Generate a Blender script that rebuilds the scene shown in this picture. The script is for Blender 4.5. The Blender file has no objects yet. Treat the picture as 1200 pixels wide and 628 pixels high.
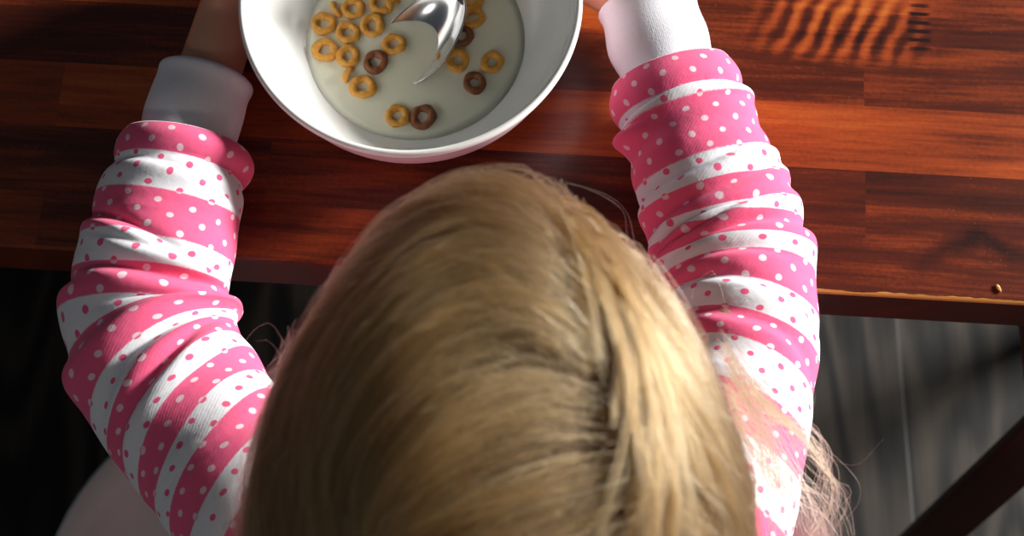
import bpy, bmesh, math, random
import numpy as np
from mathutils import Vector, Matrix

# ------------------------------------------------------------------ camera, light, exposure
C = bpy.context.scene.collection
CAM_Z = 1.513
PITCH = math.radians(19.0)
FPX = 1880.0
cam_data = bpy.data.cameras.new('camera')
cam = bpy.data.objects.new('camera', cam_data)
C.objects.link(cam)
cam.location = (0, 0, CAM_Z)
cam.rotation_euler = (PITCH, 0, 0)
cam_data.lens = FPX / 1200 * 36
cam_data.sensor_width = 36
cam_data.clip_start = 0.01
cam_data.dof.use_dof = True
cam_data.dof.focus_distance = 0.765
cam_data.dof.aperture_fstop = 11.0
bpy.context.scene.camera = cam

vs = bpy.context.scene.view_settings
vs.view_transform = 'Standard'
vs.look = 'None'
vs.gamma = 1
vs.use_curve_mapping = False
vs.exposure = 0.0

world = bpy.data.worlds.new('world')
bpy.context.scene.world = world
world.use_nodes = True
world.node_tree.nodes['Background'].inputs[0].default_value = (0.78, 0.88, 1.0, 1)
world.node_tree.nodes['Background'].inputs[1].default_value = 0.058

def area_light(name, loc, target, sx, sy, energy, col):
    d = bpy.data.lights.new(name, 'AREA')
    d.shape = 'RECTANGLE'; d.size = sx; d.size_y = sy; d.energy = energy; d.color = col
    o = bpy.data.objects.new(name, d); C.objects.link(o)
    o.location = loc
    o.rotation_euler = (Vector(target) - Vector(loc)).to_track_quat('-Z', 'Y').to_euler()
    return o
area_light('window_light', (2.40, 1.22, 1.54), (0.0, 0.25, 0.78), 0.42, 0.38, 214, (1.0, 0.97, 0.93))
area_light('hair_fill', (-0.75, -1.25, 1.95), (0.0, 0.05, 0.95), 0.30, 0.30, 2.8, (1.0, 0.95, 0.88))  # unseen weak fill, added to raise glints on the left of the hair

# ------------------------------------------------------------------ helpers
_cp, _sp = math.cos(PITCH), math.sin(PITCH)
def ray(u, v):
    a, b = (u - 600) / FPX, -(v - 314) / FPX
    return Vector((a, b * _cp + _sp, b * _sp - _cp))
def P(u, v, z):
    d = ray(u, v)
    t = (z - CAM_Z) / d.z
    return Vector((d.x * t, d.y * t, z))
def depth(p):
    return p.y * _sp - (p.z - CAM_Z) * _cp
def px_to_m(n, p):
    return n * depth(p) / FPX

def link(name, me, mat=None, parent=None, smooth=True, kind=None, label=None, cat=None, group=None):
    o = bpy.data.objects.new(name, me); C.objects.link(o)
    if mat and len(me.materials) == 0: me.materials.append(mat)
    if parent: o.parent = parent
    if smooth and hasattr(me, 'polygons'):
        me.polygons.foreach_set('use_smooth', [True] * len(me.polygons))
    tag(o, label, cat, group, kind)
    return o
def tag(o, label=None, cat=None, group=None, kind=None):
    if label: o['label'] = label
    if cat: o['category'] = cat
    if group: o['group'] = group
    if kind: o['kind'] = kind
    return o
def empty(name, loc=(0, 0, 0), label=None, cat=None, group=None):
    o = bpy.data.objects.new(name, None); C.objects.link(o); o.location = loc
    o.empty_display_size = 0.02
    return tag(o, label, cat, group)
def mesh(verts, faces):
    me = bpy.data.meshes.new('m'); me.from_pydata([tuple(v) for v in verts], [], faces); me.update()
    return me
def box_mesh(x0, x1, y0, y1, z0, z1, bev=0.0, seg=3):
    bm = bmesh.new(); bmesh.ops.create_cube(bm, size=1)
    for v in bm.verts:
        v.co = ((x0 + x1) / 2 + v.co.x * (x1 - x0), (y0 + y1) / 2 + v.co.y * (y1 - y0), (z0 + z1) / 2 + v.co.z * (z1 - z0))
    if bev:
        bmesh.ops.bevel(bm, geom=bm.edges[:], offset=bev, segments=seg, affect='EDGES', profile=0.5)
    me = bpy.data.meshes.new('m'); bm.to_mesh(me); bm.free(); return me
def lathe(profile, n=96, closed=False):
    """profile (r, z) list; r=0 ends become poles."""
    vs_, fs, rows = [], [], []
    for r, z in profile:
        if r < 1e-6:
            rows.append([len(vs_)]); vs_.append((0, 0, z))
        else:
            rows.append(list(range(len(vs_), len(vs_) + n)))
            vs_ += [(r * math.cos(2 * math.pi * k / n), r * math.sin(2 * math.pi * k / n), z) for k in range(n)]
    pairs = list(zip(rows, rows[1:])) + ([(rows[-1], rows[0])] if closed else [])
    for a, b in pairs:
        for k in range(n):
            k2 = (k + 1) % n
            if len(a) == 1 and len(b) == 1: continue
            if len(a) == 1: fs.append((a[0], b[k2], b[k]))
            elif len(b) == 1: fs.append((a[k], a[k2], b[0]))
            else: fs.append((a[k], a[k2], b[k2], b[k]))
    me = mesh(vs_, fs)
    bm = bmesh.new(); bm.from_mesh(me); bmesh.ops.recalc_face_normals(bm, faces=bm.faces); bm.to_mesh(me); bm.free()
    return me
def catmull(pts, n):
    """resample by arc length a list of numpy rows with a Catmull-Rom spline"""
    p = np.array(pts, float)
    q = np.vstack([2 * p[0] - p[1], p, 2 * p[-1] - p[-2]])
    out = []
    for i in range(len(p) - 1):
        a, b, c, d = q[i:i + 4]
        for t in np.linspace(0, 1, 40, endpoint=False):
            out.append(0.5 * ((2 * b) + (-a + c) * t + (2 * a - 5 * b + 4 * c - d) * t * t + (-a + 3 * b - 3 * c + d) * t ** 3))
    out.append(p[-1]); out = np.array(out)
    s = np.concatenate([[0], np.cumsum(np.linalg.norm(np.diff(out[:, :3], axis=0), axis=1))])
    t = np.linspace(0, s[-1], n)
    return np.stack([np.interp(t, s, out[:, k]) for k in range(out.shape[1])], 1), t
def tube(pts, rad, nseg=10, nlen=None, caps=True):
    if nlen:
        rows, _ = catmull([list(p) + [r] for p, r in zip(pts, rad)], nlen)
    else:
        rows = np.array([list(p) + [r] for p, r in zip(pts, rad)])
    vs_, fs = [], []
    n = len(rows); prev = None
    for i, row in enumerate(rows):
        p = Vector(row[:3])
        t = Vector(rows[min(i + 1, n - 1)][:3]) - Vector(rows[max(i - 1, 0)][:3]); t.normalize()
        ref = prev if prev is not None else (Vector((0, 0, 1)) if abs(t.z) < 0.9 else Vector((1, 0, 0)))
        a = (ref - t * ref.dot(t)).normalized(); b = t.cross(a); prev = a
        for k in range(nseg):
            w = 2 * math.pi * k / nseg
            vs_.append(p + (a * math.cos(w) + b * math.sin(w)) * row[3])
    for i in range(n - 1):
        for k in range(nseg):
            k2 = (k + 1) % nseg
            fs.append((i * nseg + k, i * nseg + k2, (i + 1) * nseg + k2, (i + 1) * nseg + k))
    if caps:
        fs.append(tuple(range(nseg - 1, -1, -1))); fs.append(tuple((n - 1) * nseg + k for k in range(nseg)))
    return mesh(vs_, fs)

# ------------------------------------------------------------------ materials
class NT:
    def __init__(s, name):
        s.m = bpy.data.materials.new(name); s.m.use_nodes = True; s.t = s.m.node_tree
        s.b = s.t.nodes['Principled BSDF']; s.out = s.t.nodes['Material Output']
    def n(s, typ, **kw):
        nd = s.t.nodes.new(typ)
        for k, v in kw.items(): setattr(nd, k, v)
        return nd
    def l(s, a, b): s.t.links.new(a, b)
    def set(s, nd, i, v):
        if v is None: return
        if isinstance(v, bpy.types.NodeSocket): s.l(v, nd.inputs[i])
        else: nd.inputs[i].default_value = v
    def math(s, op, a, b=None, c=None, clamp=False):
        nd = s.n('ShaderNodeMath', operation=op, use_clamp=clamp)
        s.set(nd, 0, a); s.set(nd, 1, b); s.set(nd, 2, c); return nd.outputs[0]
    def mix(s, f, a, b, blend='MIX'):
        nd = s.n('ShaderNodeMix', data_type='RGBA', blend_type=blend)
        s.set(nd, 0, f); s.set(nd, 6, a); s.set(nd, 7, b); return nd.outputs[2]
    def ramp(s, f, stops):
        nd = s.n('ShaderNodeValToRGB'); s.l(f, nd.inputs[0]); e = nd.color_ramp.elements
        while len(e) < len(stops): e.new(0.5)
        for x, (p, c) in zip(e, stops):
            x.position = p; x.color = c if len(c) == 4 else (*c, 1)
        return nd.outputs[0]
    def noise(s, vec, scale, detail=4, rough=0.5, dist=0.0):
        nd = s.n('ShaderNodeTexNoise'); s.set(nd, 'Vector', vec)
        nd.inputs['Scale'].default_value = scale; nd.inputs['Detail'].default_value = detail
        nd.inputs['Roughness'].default_value = rough; nd.inputs['Distortion'].default_value = dist
        return nd.outputs[0]
    def mapping(s, vec, scale=(1, 1, 1), loc=(0, 0, 0), rot=(0, 0, 0)):
        nd = s.n('ShaderNodeMapping'); s.l(vec, nd.inputs[0])
        s.set(nd, 1, loc); s.set(nd, 2, rot); s.set(nd, 3, scale); return nd.outputs[0]
    def bump(s, h, strength=0.3, dist=0.001):
        nd = s.n('ShaderNodeBump'); s.l(h, nd.inputs['Height'])
        nd.inputs['Strength'].default_value = strength; nd.inputs['Distance'].default_value = dist
        s.l(nd.outputs[0], s.b.inputs['Normal'])
    def p(s, **kw):
        for k, v in kw.items():
            k = k.replace('_', ' ')
            s.set(s.b, k, (*v, 1) if isinstance(v, tuple) and len(v) == 3 and k != 'Subsurface Radius' else v)
        return s
def plain(name, col, rough=0.5, **kw):
    nt = NT(name); obj = nt.n('ShaderNodeTexCoord').outputs['Object']
    f = nt.noise(obj, 60, 3)
    a = tuple(c * 0.93 for c in col) + (1,); b = tuple(min(1, c * 1.05) for c in col) + (1,)
    nt.l(nt.mix(f, a, b), nt.b.inputs['Base Color'])
    nt.p(Roughness=rough, **kw); return nt.m

def mat_table():
    nt = NT('stained_wood'); co = nt.n('ShaderNodeTexCoord').outputs['Object']
    sep = nt.n('ShaderNodeSeparateXYZ'); nt.l(co, sep.inputs[0]); X, Y, Z = sep.outputs
    br = nt.n('ShaderNodeTexBrick'); nt.l(nt.mapping(co, loc=(0.13, 0.006, 0)), br.inputs['Vector'])
    br.offset = 0.37
    for k, v in (('Scale', 1.0), ('Mortar Size', 0.0), ('Mortar Smooth', 0.6), ('Bias', 0.0), ('Brick Width', 0.31), ('Row Height', 0.037)):
        br.inputs[k].default_value = v
    br.inputs['Color1'].default_value = (0, 0, 0, 1); br.inputs['Color2'].default_value = (1, 1, 1, 1)
    br.inputs['Mortar'].default_value = (0.3, 0.3, 0.3, 1)
    rnd = br.outputs[0]
    # grain, shifted from stave to stave
    sh = nt.n('ShaderNodeVectorMath', operation='MULTIPLY_ADD')
    nt.l(rnd, sh.inputs[0]); sh.inputs[1].default_value = (3.1, 1.7, 5.0); nt.l(co, sh.inputs[2])
    g1 = nt.noise(nt.mapping(sh.outputs[0], scale=(5, 60, 5)), 1, 5, 0.6, 0.6)
    g2 = nt.noise(nt.mapping(sh.outputs[0], scale=(22, 420, 20)), 1, 4, 0.6)
    big = nt.noise(nt.mapping(sh.outputs[0], scale=(8, 14, 5)), 1, 3, 0.5, 0.5)
    mott = nt.noise(co, 420, 3, 0.6)
    t = nt.math('MULTIPLY_ADD', g1, 0.75, nt.math('MULTIPLY_ADD', rnd, 0.34, nt.math('MULTIPLY', big, 0.30)))
    t = nt.math('SUBTRACT', t, 0.27)
    # ribbon figure across one board near the top right, a finger joint beside it, a dark cathedral near the edge
    def gauss(cx, cy, wx, wy):
        a = nt.math('DIVIDE', nt.math('SUBTRACT', X, cx), wx); b = nt.math('DIVIDE', nt.math('SUBTRACT', Y, cy), wy)
        r = nt.math('ADD', nt.math('POWER', nt.math('ABSOLUTE', a), 4.0), nt.math('POWER', nt.math('ABSOLUTE', b), 4.0))
        return nt.math('POWER', 2.718, nt.math('MULTIPLY', r, -1.0))
    wv = nt.n('ShaderNodeTexWave', wave_type='BANDS', bands_direction='X')
    nt.l(nt.mapping(co, rot=(0, 0, math.radians(24))), wv.inputs['Vector'])
    wv.inputs['Scale'].default_value = 30; wv.inputs['Distortion'].default_value = 2.2
    wv.inputs['Detail'].default_value = 2; wv.inputs['Detail Scale'].default_value = 2.0
    fl = nt.math('MULTIPLY', nt.math('SUBTRACT', wv.outputs['Fac'], 0.35), gauss(*FIGURE))
    t = nt.math('MULTIPLY_ADD', fl, 0.5, t)
    t = nt.math('MULTIPLY_ADD', gauss(FIGURE[0] + 0.01, FIGURE[1] + 0.022, 0.045, 0.016), 0.22, t)
    fj = nt.math('MULTIPLY', nt.math('LESS_THAN', nt.math('PINGPONG', Y, 0.0026), 0.0011), gauss(*JOINT))
    t = nt.math('MULTIPLY_ADD', fj, -0.55, t)
    V = nt.math('SUBTRACT', Y, nt.math('SUBTRACT', KNOT[1], nt.math('MULTIPLY', nt.math('ABSOLUTE', nt.math('SUBTRACT', X, KNOT[0])), 0.55)))
    vv = nt.math('POWER', 2.718, nt.math('MULTIPLY', nt.math('POWER', nt.math('DIVIDE', nt.math('ADD', V, nt.math('MULTIPLY', nt.math('SUBTRACT', nt.noise(co, 70, 3), 0.5), 0.016)), 0.0055), 2.0), -1.0))
    kn = nt.math('MULTIPLY', vv, gauss(KNOT[0], KNOT[1] - 0.008, 0.032, 0.022))
    t = nt.math('MULTIPLY_ADD', kn, -0.20, t)
    t = nt.math('MULTIPLY_ADD', nt.math('SUBTRACT', g2, 0.5), 0.34, t)
    t = nt.math('MULTIPLY_ADD', nt.math('SUBTRACT', mott, 0.5), 0.16, t, clamp=True)
    col = nt.ramp(t, [(0.05, (0.017, 0.005, 0.004)), (0.29, (0.088, 0.015, 0.006)), (0.52, (0.32, 0.054, 0.012)), (0.76, (0.52, 0.130, 0.022)), (1.0, (0.68, 0.26, 0.05))])
    # varnish worn off along the front arris, pale scratches and specks
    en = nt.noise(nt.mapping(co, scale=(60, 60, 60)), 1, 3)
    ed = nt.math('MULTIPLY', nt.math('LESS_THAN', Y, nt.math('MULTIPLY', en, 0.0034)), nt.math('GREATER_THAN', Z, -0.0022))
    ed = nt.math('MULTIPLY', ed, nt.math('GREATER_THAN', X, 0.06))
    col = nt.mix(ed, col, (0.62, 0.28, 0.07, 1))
    sp = nt.n('ShaderNodeTexVoronoi'); nt.l(nt.mapping(co, scale=(75, 75, 75)), sp.inputs['Vector'])
    spk = nt.math('MULTIPLY', nt.math('LESS_THAN', sp.outputs['Distance'], 0.055), nt.math('GREATER_THAN', nt.noise(co, 14, 2), 0.57))
    col = nt.mix(spk, col, (0.5, 0.33, 0.12, 1))
    edge = nt.math('LESS_THAN', Y, 0.0006)
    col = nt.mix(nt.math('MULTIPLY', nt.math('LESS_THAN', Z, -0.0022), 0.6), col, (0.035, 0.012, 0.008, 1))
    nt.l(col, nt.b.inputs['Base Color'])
    nt.p(Roughness=0.32); nt.b.inputs['Specular IOR Level'].default_value = 0.42
    nt.bump(g2, 0.15, 0.0006)
    return nt.m

def mat_floor():
    nt = NT('floorboards'); co = nt.n('ShaderNodeTexCoord').outputs['Object']
    br = nt.n('ShaderNodeTexBrick'); nt.l(nt.mapping(co, rot=(0, 0, math.radians(90)), loc=(1.1, SEAM, 0)), br.inputs['Vector'])
    br.offset = 0.4
    for k, v in (('Scale', 1.0), ('Mortar Size', 0.0011), ('Mortar Smooth', 0.2), ('Bias', 0.0), ('Brick Width', 2.6), ('Row Height', 0.19)):
        br.inputs[k].default_value = v
    br.inputs['Color1'].default_value = (0, 0, 0, 1); br.inputs['Color2'].default_value = (1, 1, 1, 1)
    sh = nt.n('ShaderNodeVectorMath', operation='MULTIPLY_ADD')
    nt.l(br.outputs[0], sh.inputs[0]); sh.inputs[1].default_value = (2.1, 3.7, 5.0); nt.l(co, sh.inputs[2])
    fld = nt.noise(nt.mapping(sh.outputs[0], scale=(7.5, 1.1, 1)), 1, 2, 0.45, 0.3)
    rg = nt.math('MULTIPLY_ADD', nt.math('SINE', nt.math('MULTIPLY', fld, 95)), 0.5, 0.5)
    g = nt.noise(nt.mapping(sh.outputs[0], scale=(230, 9, 9)), 1, 4, 0.6)
    t = nt.math('ADD', nt.math('MULTIPLY', rg, 0.50), nt.math('MULTIPLY', g, 0.50))
    col = nt.ramp(t, [(0.22, (0.006, 0.006, 0.0065)), (0.5, (0.019, 0.0165, 0.014)), (0.85, (0.044, 0.036, 0.029))])
    col = nt.mix(br.outputs[1], col, (0.075, 0.075, 0.07, 1))
    nt.l(col, nt.b.inputs['Base Color']); nt.p(Roughness=0.6); nt.b.inputs['Specular IOR Level'].default_value = 0.2; nt.bump(g, 0.2, 0.001)
    return nt.m

def mat_cloth():
    nt = NT('dotted_jersey')
    ph = nt.n('ShaderNodeAttribute', attribute_name='phase').outputs['Fac']
    uv = nt.n('ShaderNodeUVMap', uv_map='UVMap').outputs[0]
    warp = nt.n('ShaderNodeTexNoise'); nt.l(uv, warp.inputs['Vector']); warp.inputs['Scale'].default_value = 60; warp.inputs['Detail'].default_value = 1
    wd = nt.n('ShaderNodeVectorMath', operation='MULTIPLY_ADD')
    nt.l(warp.outputs['Color'], wd.inputs[0]); wd.inputs[1].default_value = (0.0035, 0.0035, 0); nt.l(uv, wd.inputs[2])
    m = nt.mapping(wd.outputs[0], scale=(1 / 0.0098,) * 3, rot=(0, 0, math.radians(38)))
    sep = nt.n('ShaderNodeSeparateXYZ'); nt.l(m, sep.inputs[0])
    fx = nt.math('SUBTRACT', nt.math('FRACT', sep.outputs[0]), 0.5); fy = nt.math('SUBTRACT', nt.math('FRACT', sep.outputs[1]), 0.5)
    d = nt.math('SQRT', nt.math('ADD', nt.math('MULTIPLY', fx, fx), nt.math('MULTIPLY', fy, fy)))
    dot = nt.math('MULTIPLY', nt.math('SUBTRACT', 0.175, d), 24.0, clamp=True)
    edge = nt.noise(uv, 900, 2)
    pf = nt.math('ADD', nt.math('FRACT', ph), nt.math('MULTIPLY', nt.math('SUBTRACT', edge, 0.5), 0.02))
    # fract 0..0.5 pink, 0.5..1 white
    pink = nt.math('MULTIPLY', nt.math('SUBTRACT', 0.25, nt.math('ABSOLUTE', nt.math('SUBTRACT', pf, 0.25))), 60, clamp=True)
    cp = nt.mix(dot, (0.86, 0.120, 0.26, 1), (0.86, 0.60, 0.68, 1))
    cw = nt.mix(dot, (0.80, 0.80, 0.85, 1), (0.84, 0.11, 0.25, 1))
    col = nt.mix(pink, cw, cp)
    nt.l(col, nt.b.inputs['Base Color'])
    nt.p(Roughness=0.9); nt.b.inputs['Specular IOR Level'].default_value = 0.15
    nt.b.inputs['Sheen Weight'].default_value = 0.15; nt.b.inputs['Sheen Roughness'].default_value = 0.5
    wv = nt.n('ShaderNodeTexWave', wave_type='BANDS', bands_direction='DIAGONAL'); nt.l(uv, wv.inputs['Vector']); wv.inputs['Scale'].default_value = 330; wv.inputs['Distortion'].default_value = 1.0
    h = nt.math('ADD', nt.math('MULTIPLY', wv.outputs['Fac'], 0.10), nt.noise(uv, 260, 3))
    cr1 = nt.noise(nt.mapping(uv, scale=(16, 62, 1)), 1, 1.5, 0.4, 0.4)
    b1 = nt.n('ShaderNodeBump'); nt.l(cr1, b1.inputs['Height']); b1.inputs['Strength'].default_value = 0.55; b1.inputs['Distance'].default_value = 0.0042
    b2 = nt.n('ShaderNodeBump'); nt.l(h, b2.inputs['Height']); b2.inputs['Strength'].default_value = 0.35; b2.inputs['Distance'].default_value = 0.0006
    nt.l(b1.outputs[0], b2.inputs['Normal']); nt.l(b2.outputs[0], nt.b.inputs['Normal'])
    return nt.m
def mat_cuff():
    nt = NT('rib_knit'); uv = nt.n('ShaderNodeUVMap', uv_map='UVMap').outputs[0]
    wv = nt.n('ShaderNodeTexWave', wave_type='BANDS', bands_direction='X'); nt.l(uv, wv.inputs['Vector']); wv.inputs['Scale'].default_value = 260; wv.inputs['Distortion'].default_value = 0.6
    f = nt.noise(uv, 700, 3)
    nt.l(nt.mix(f, (0.74, 0.74, 0.80, 1), (0.84, 0.84, 0.90, 1)), nt.b.inputs['Base Color'])
    nt.p(Roughness=0.95); nt.b.inputs['Specular IOR Level'].default_value = 0.1
    nt.b.inputs['Sheen Weight'].default_value = 0.2
    nt.bump(nt.math('ADD', nt.math('MULTIPLY', wv.outputs['Fac'], 0.10), f), 0.3, 0.0005)
    return nt.m
def mat_cereal(name, c1, c2):
    nt = NT(name); co = nt.n('ShaderNodeTexCoord').outputs['Object']
    f = nt.noise(co, 520, 4, 0.65)
    nt.l(nt.ramp(f, [(0.3, c1), (0.7, c2)]), nt.b.inputs['Base Color'])
    nt.p(Roughness=0.55); nt.b.inputs['Subsurface Weight'].default_value = 0.1; nt.b.inputs['Subsurface Scale'].default_value = 0.002
    nt.bump(f, 0.7, 0.001); return nt.m
def mat_skin():
    nt = NT('skin'); co = nt.n('ShaderNodeTexCoord').outputs['Object']
    f = nt.noise(co, 45, 4); f2 = nt.noise(co, 900, 3)
    nt.l(nt.mix(f, (0.60, 0.27, 0.17, 1), (0.70, 0.38, 0.26, 1)), nt.b.inputs['Base Color'])
    nt.p(Roughness=0.5); nt.b.inputs['Subsurface Weight'].default_value = 0.25
    nt.b.inputs['Subsurface Radius'].default_value = (1, .35, .2); nt.b.inputs['Subsurface Scale'].default_value = 0.006
    nt.bump(f2, 0.15, 0.0005); return nt.m
def mat_hair():
    m = bpy.data.materials.new('blonde_hair'); m.use_nodes = True; t = m.node_tree
    t.nodes.remove(t.nodes['Principled BSDF'])
    h = t.nodes.new('ShaderNodeBsdfHairPrincipled'); h.parametrization = 'COLOR'
    info = t.nodes.new('ShaderNodeAttribute'); info.attribute_name = 'tone'
    r = t.nodes.new('ShaderNodeValToRGB'); t.links.new(info.outputs['Fac'], r.inputs[0])
    r.color_ramp.elements[0].color = (0.075, 0.040, 0.014, 1); r.color_ramp.elements[1].color = (0.60, 0.43, 0.19, 1); e_ = r.color_ramp.elements.new(0.5); e_.color = (0.265, 0.158, 0.064, 1)
    t.links.new(r.outputs[0], h.inputs['Color'])
    h.inputs['Roughness'].default_value = 0.44; h.inputs['Radial Roughness'].default_value = 0.55
    h.inputs['Coat'].default_value = 0.0; h.inputs['IOR'].default_value = 1.4
    h.inputs['Random Roughness'].default_value = 0.1
    t.links.new(h.outputs[0], t.nodes['Material Output'].inputs[0]); return m
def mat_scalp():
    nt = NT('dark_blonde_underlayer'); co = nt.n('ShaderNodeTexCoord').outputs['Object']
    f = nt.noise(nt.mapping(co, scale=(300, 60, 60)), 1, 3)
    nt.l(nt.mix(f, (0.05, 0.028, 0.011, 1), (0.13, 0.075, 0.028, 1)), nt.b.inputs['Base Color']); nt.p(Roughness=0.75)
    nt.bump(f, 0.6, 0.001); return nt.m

# ------------------------------------------------------------------ setting
TZ = 0.74
EA, EB = P(270, 303, TZ), P(1200, 356, TZ)
TANG = math.atan2(EB.y - EA.y, EB.x - EA.x)
TO = P(600, 303 + 53 * 330 / 930, TZ)
TM = Matrix.Translation(TO) @ Matrix.Rotation(TANG, 4, 'Z')
TMI = TM.inverted()
def TL(u, v):
    q = TMI @ P(u, v, TZ); return (q.x, q.y)
FIGURE = (*TL(985, 30), 0.040, 0.019)
JOINT = (*TL(1077, 30), 0.0052, 0.014)
KNOT = TL(1148, 276)
SEAM = -P(1057, 450, 0).x + 0.19 * 4

link('floor', box_mesh(-1.6, 1.6, -1.2, 1.9, -0.05, 0), mat_floor(), kind='structure', smooth=False)

# ------------------------------------------------------------------ table
M_table = mat_table()
table = empty('dining_table', TO, 'dark red-brown wooden table with worn varnish, under the white bowl', 'table')
table.location = (TO.x, TO.y, 0); table.rotation_euler = (0, 0, TANG)
def tl_obj(name, me, mat):
    o = link(name, me, mat, table); return o
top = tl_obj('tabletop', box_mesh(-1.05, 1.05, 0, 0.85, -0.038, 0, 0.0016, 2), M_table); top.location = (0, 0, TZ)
for p_ in top.data.polygons: p_.use_smooth = False
M_leg = plain('dark_wood', (0.075, 0.028, 0.019), 0.5)
for x in (-0.97, 0.97):
    for y in (0.10, 0.75):
        tl_obj('leg', box_mesh(x - 0.032, x + 0.032, y - 0.032, y + 0.032, 0.0, TZ - 0.038, 0.004), M_leg)
tl_obj('apron', box_mesh(-0.938, 0.938, 0.735, 0.757, 0.61, TZ - 0.038, 0.002), M_leg)
tl_obj('apron', box_mesh(-0.938, 0.938, 0.100, 0.122, 0.61, TZ - 0.038, 0.002), M_leg)

# crumb near the table edge
cr = P(1170, 338, TZ)
bm = bmesh.new(); bmesh.ops.create_icosphere(bm, subdivisions=3, radius=1)
random.seed(3)
for v in bm.verts:
    v.co = Vector((v.co.x * 0.00075, v.co.y * 0.0021, v.co.z * 0.0006)) * (1 + 0.25 * math.sin(v.co.x * 7 + v.co.y * 5))
me = bpy.data.meshes.new('m'); bm.to_mesh(me); bm.free()
c = link('crumb', me, plain('crumb_gold', (0.85, 0.50, 0.12), 0.6), label='tiny golden crumb lying by the right end of the table edge', cat='crumb')
c.location = (cr.x, cr.y, TZ + 0.0007); c.rotation_euler = (0, 0, 0.45)

# ------------------------------------------------------------------ bowl
BC = Vector((P(481, -3, TZ + 0.064).x, P(481, -3, TZ + 0.064).y, TZ))
RIM = 0.0855; BH = 0.065
_out = [(0.0, 0.003), (0.034, 0.003), (0.0370, 0.0), (0.041, 0.0), (0.043, 0.003), (0.052, 0.0065), (0.0625, 0.0135), (0.0705, 0.0225), (0.0762, 0.0330), (0.0798, 0.0440), (0.0820, 0.0555), (0.0830, 0.0585), (0.0850, 0.0603)]
_lip = [(0.0856, 0.0625), (0.0852, 0.0642), (0.0840, 0.0651), (0.0826, 0.0645), (0.0815, 0.0625)]
_in = [(0.0802, 0.0575), (0.0782, 0.0480), (0.0745, 0.0375), (0.0685, 0.0285), (0.0605, 0.0210), (0.0500, 0.0145), (0.032, 0.0095), (0.0, 0.0075)]
def bowl_r(z, prof=_out):
    zs = [q[1] for q in prof[4:]]; rs = [q[0] for q in prof[4:]]
    return float(np.interp(z, zs, rs))
nt = NT('glazed_stoneware'); co = nt.n('ShaderNodeTexCoord').outputs['Object']
nrm = nt.n('ShaderNodeSeparateXYZ'); nt.l(co, nrm.inputs[0])
rr = nt.math('SQRT', nt.math('ADD', nt.math('POWER', nrm.outputs[0], 2.0), nt.math('POWER', nrm.outputs[1], 2.0)))
nt.p(Roughness=0.18); nt.b.inputs['Coat Weight'].default_value = 0.3; nt.b.inputs['Coat Roughness'].default_value = 0.05
f = nt.noise(co, 30, 3); nt.l(nt.mix(f, (0.80, 0.82, 0.80, 1), (0.84, 0.85, 0.83, 1)), nt.b.inputs['Base Color'])
M_glaze = nt.m
M_pinkouter = plain('pale_pink_outer', (0.80, 0.58, 0.63), 0.25)  # pale pink for the bowl's outer wall below the lip
bowl = empty('cereal_bowl', BC, 'white glazed bowl of milk and ring cereal on the wooden table', 'bowl')
def smooth_prof(pr, k):
    a, _ = catmull([(r, z, 0) for r, z in pr], k); return [(max(0, q[0]), q[1]) for q in a]
pin = smooth_prof(_in, 40); pin[-1] = (0, pin[-1][1])
pout = smooth_prof(_out[4:-2], 30)
body = _out[:4] + pout + _out[-2:] + _lip + pin
bo = link('bowl_body', lathe(body, 160), M_glaze, bowl)
bo.data.materials.append(M_pinkouter)
for p_ in bo.data.polygons:
    c_ = p_.center; r_ = math.hypot(c_.x, c_.y)
    if c_.z < 0.0578 and r_ > np.interp(c_.z, [q[1] for q in pout], [q[0] for q in pout]) - 0.002: p_.material_index = 1

# milk
MZ = 0.0185
rin = float(np.interp(MZ, [q[1] for q in reversed(_in)], [q[0] for q in reversed(_in)]))
mp = [(0, MZ), (0.02, MZ), (0.04, MZ), (rin - 0.004, MZ), (rin + 0.0006, MZ + 0.0001)]
low = [(max(r - 0.0003, 0), z + 0.0003) for r, z in pin if z < MZ - 0.0005]
nt = NT('milk'); co = nt.n('ShaderNodeTexCoord').outputs['Object']
f = nt.noise(co, 40, 2); nt.l(nt.mix(f, (0.84, 0.82, 0.63, 1), (0.87, 0.85, 0.69, 1)), nt.b.inputs['Base Color'])
nt.p(Roughness=0.22); nt.b.inputs['Subsurface Weight'].default_value = 0.3; nt.b.inputs['Subsurface Scale'].default_value = 0.006
nt.b.inputs['Subsurface Radius'].default_value = (1, 0.9, 0.7); nt.b.inputs['IOR'].default_value = 1.35
nt.b.inputs['Specular IOR Level'].default_value = 0.3
milk = link('milk', lathe(mp + low, 128), nt.m, label='creamy white milk filling the bowl around the cereal', cat='milk'); milk.location = BC

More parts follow.
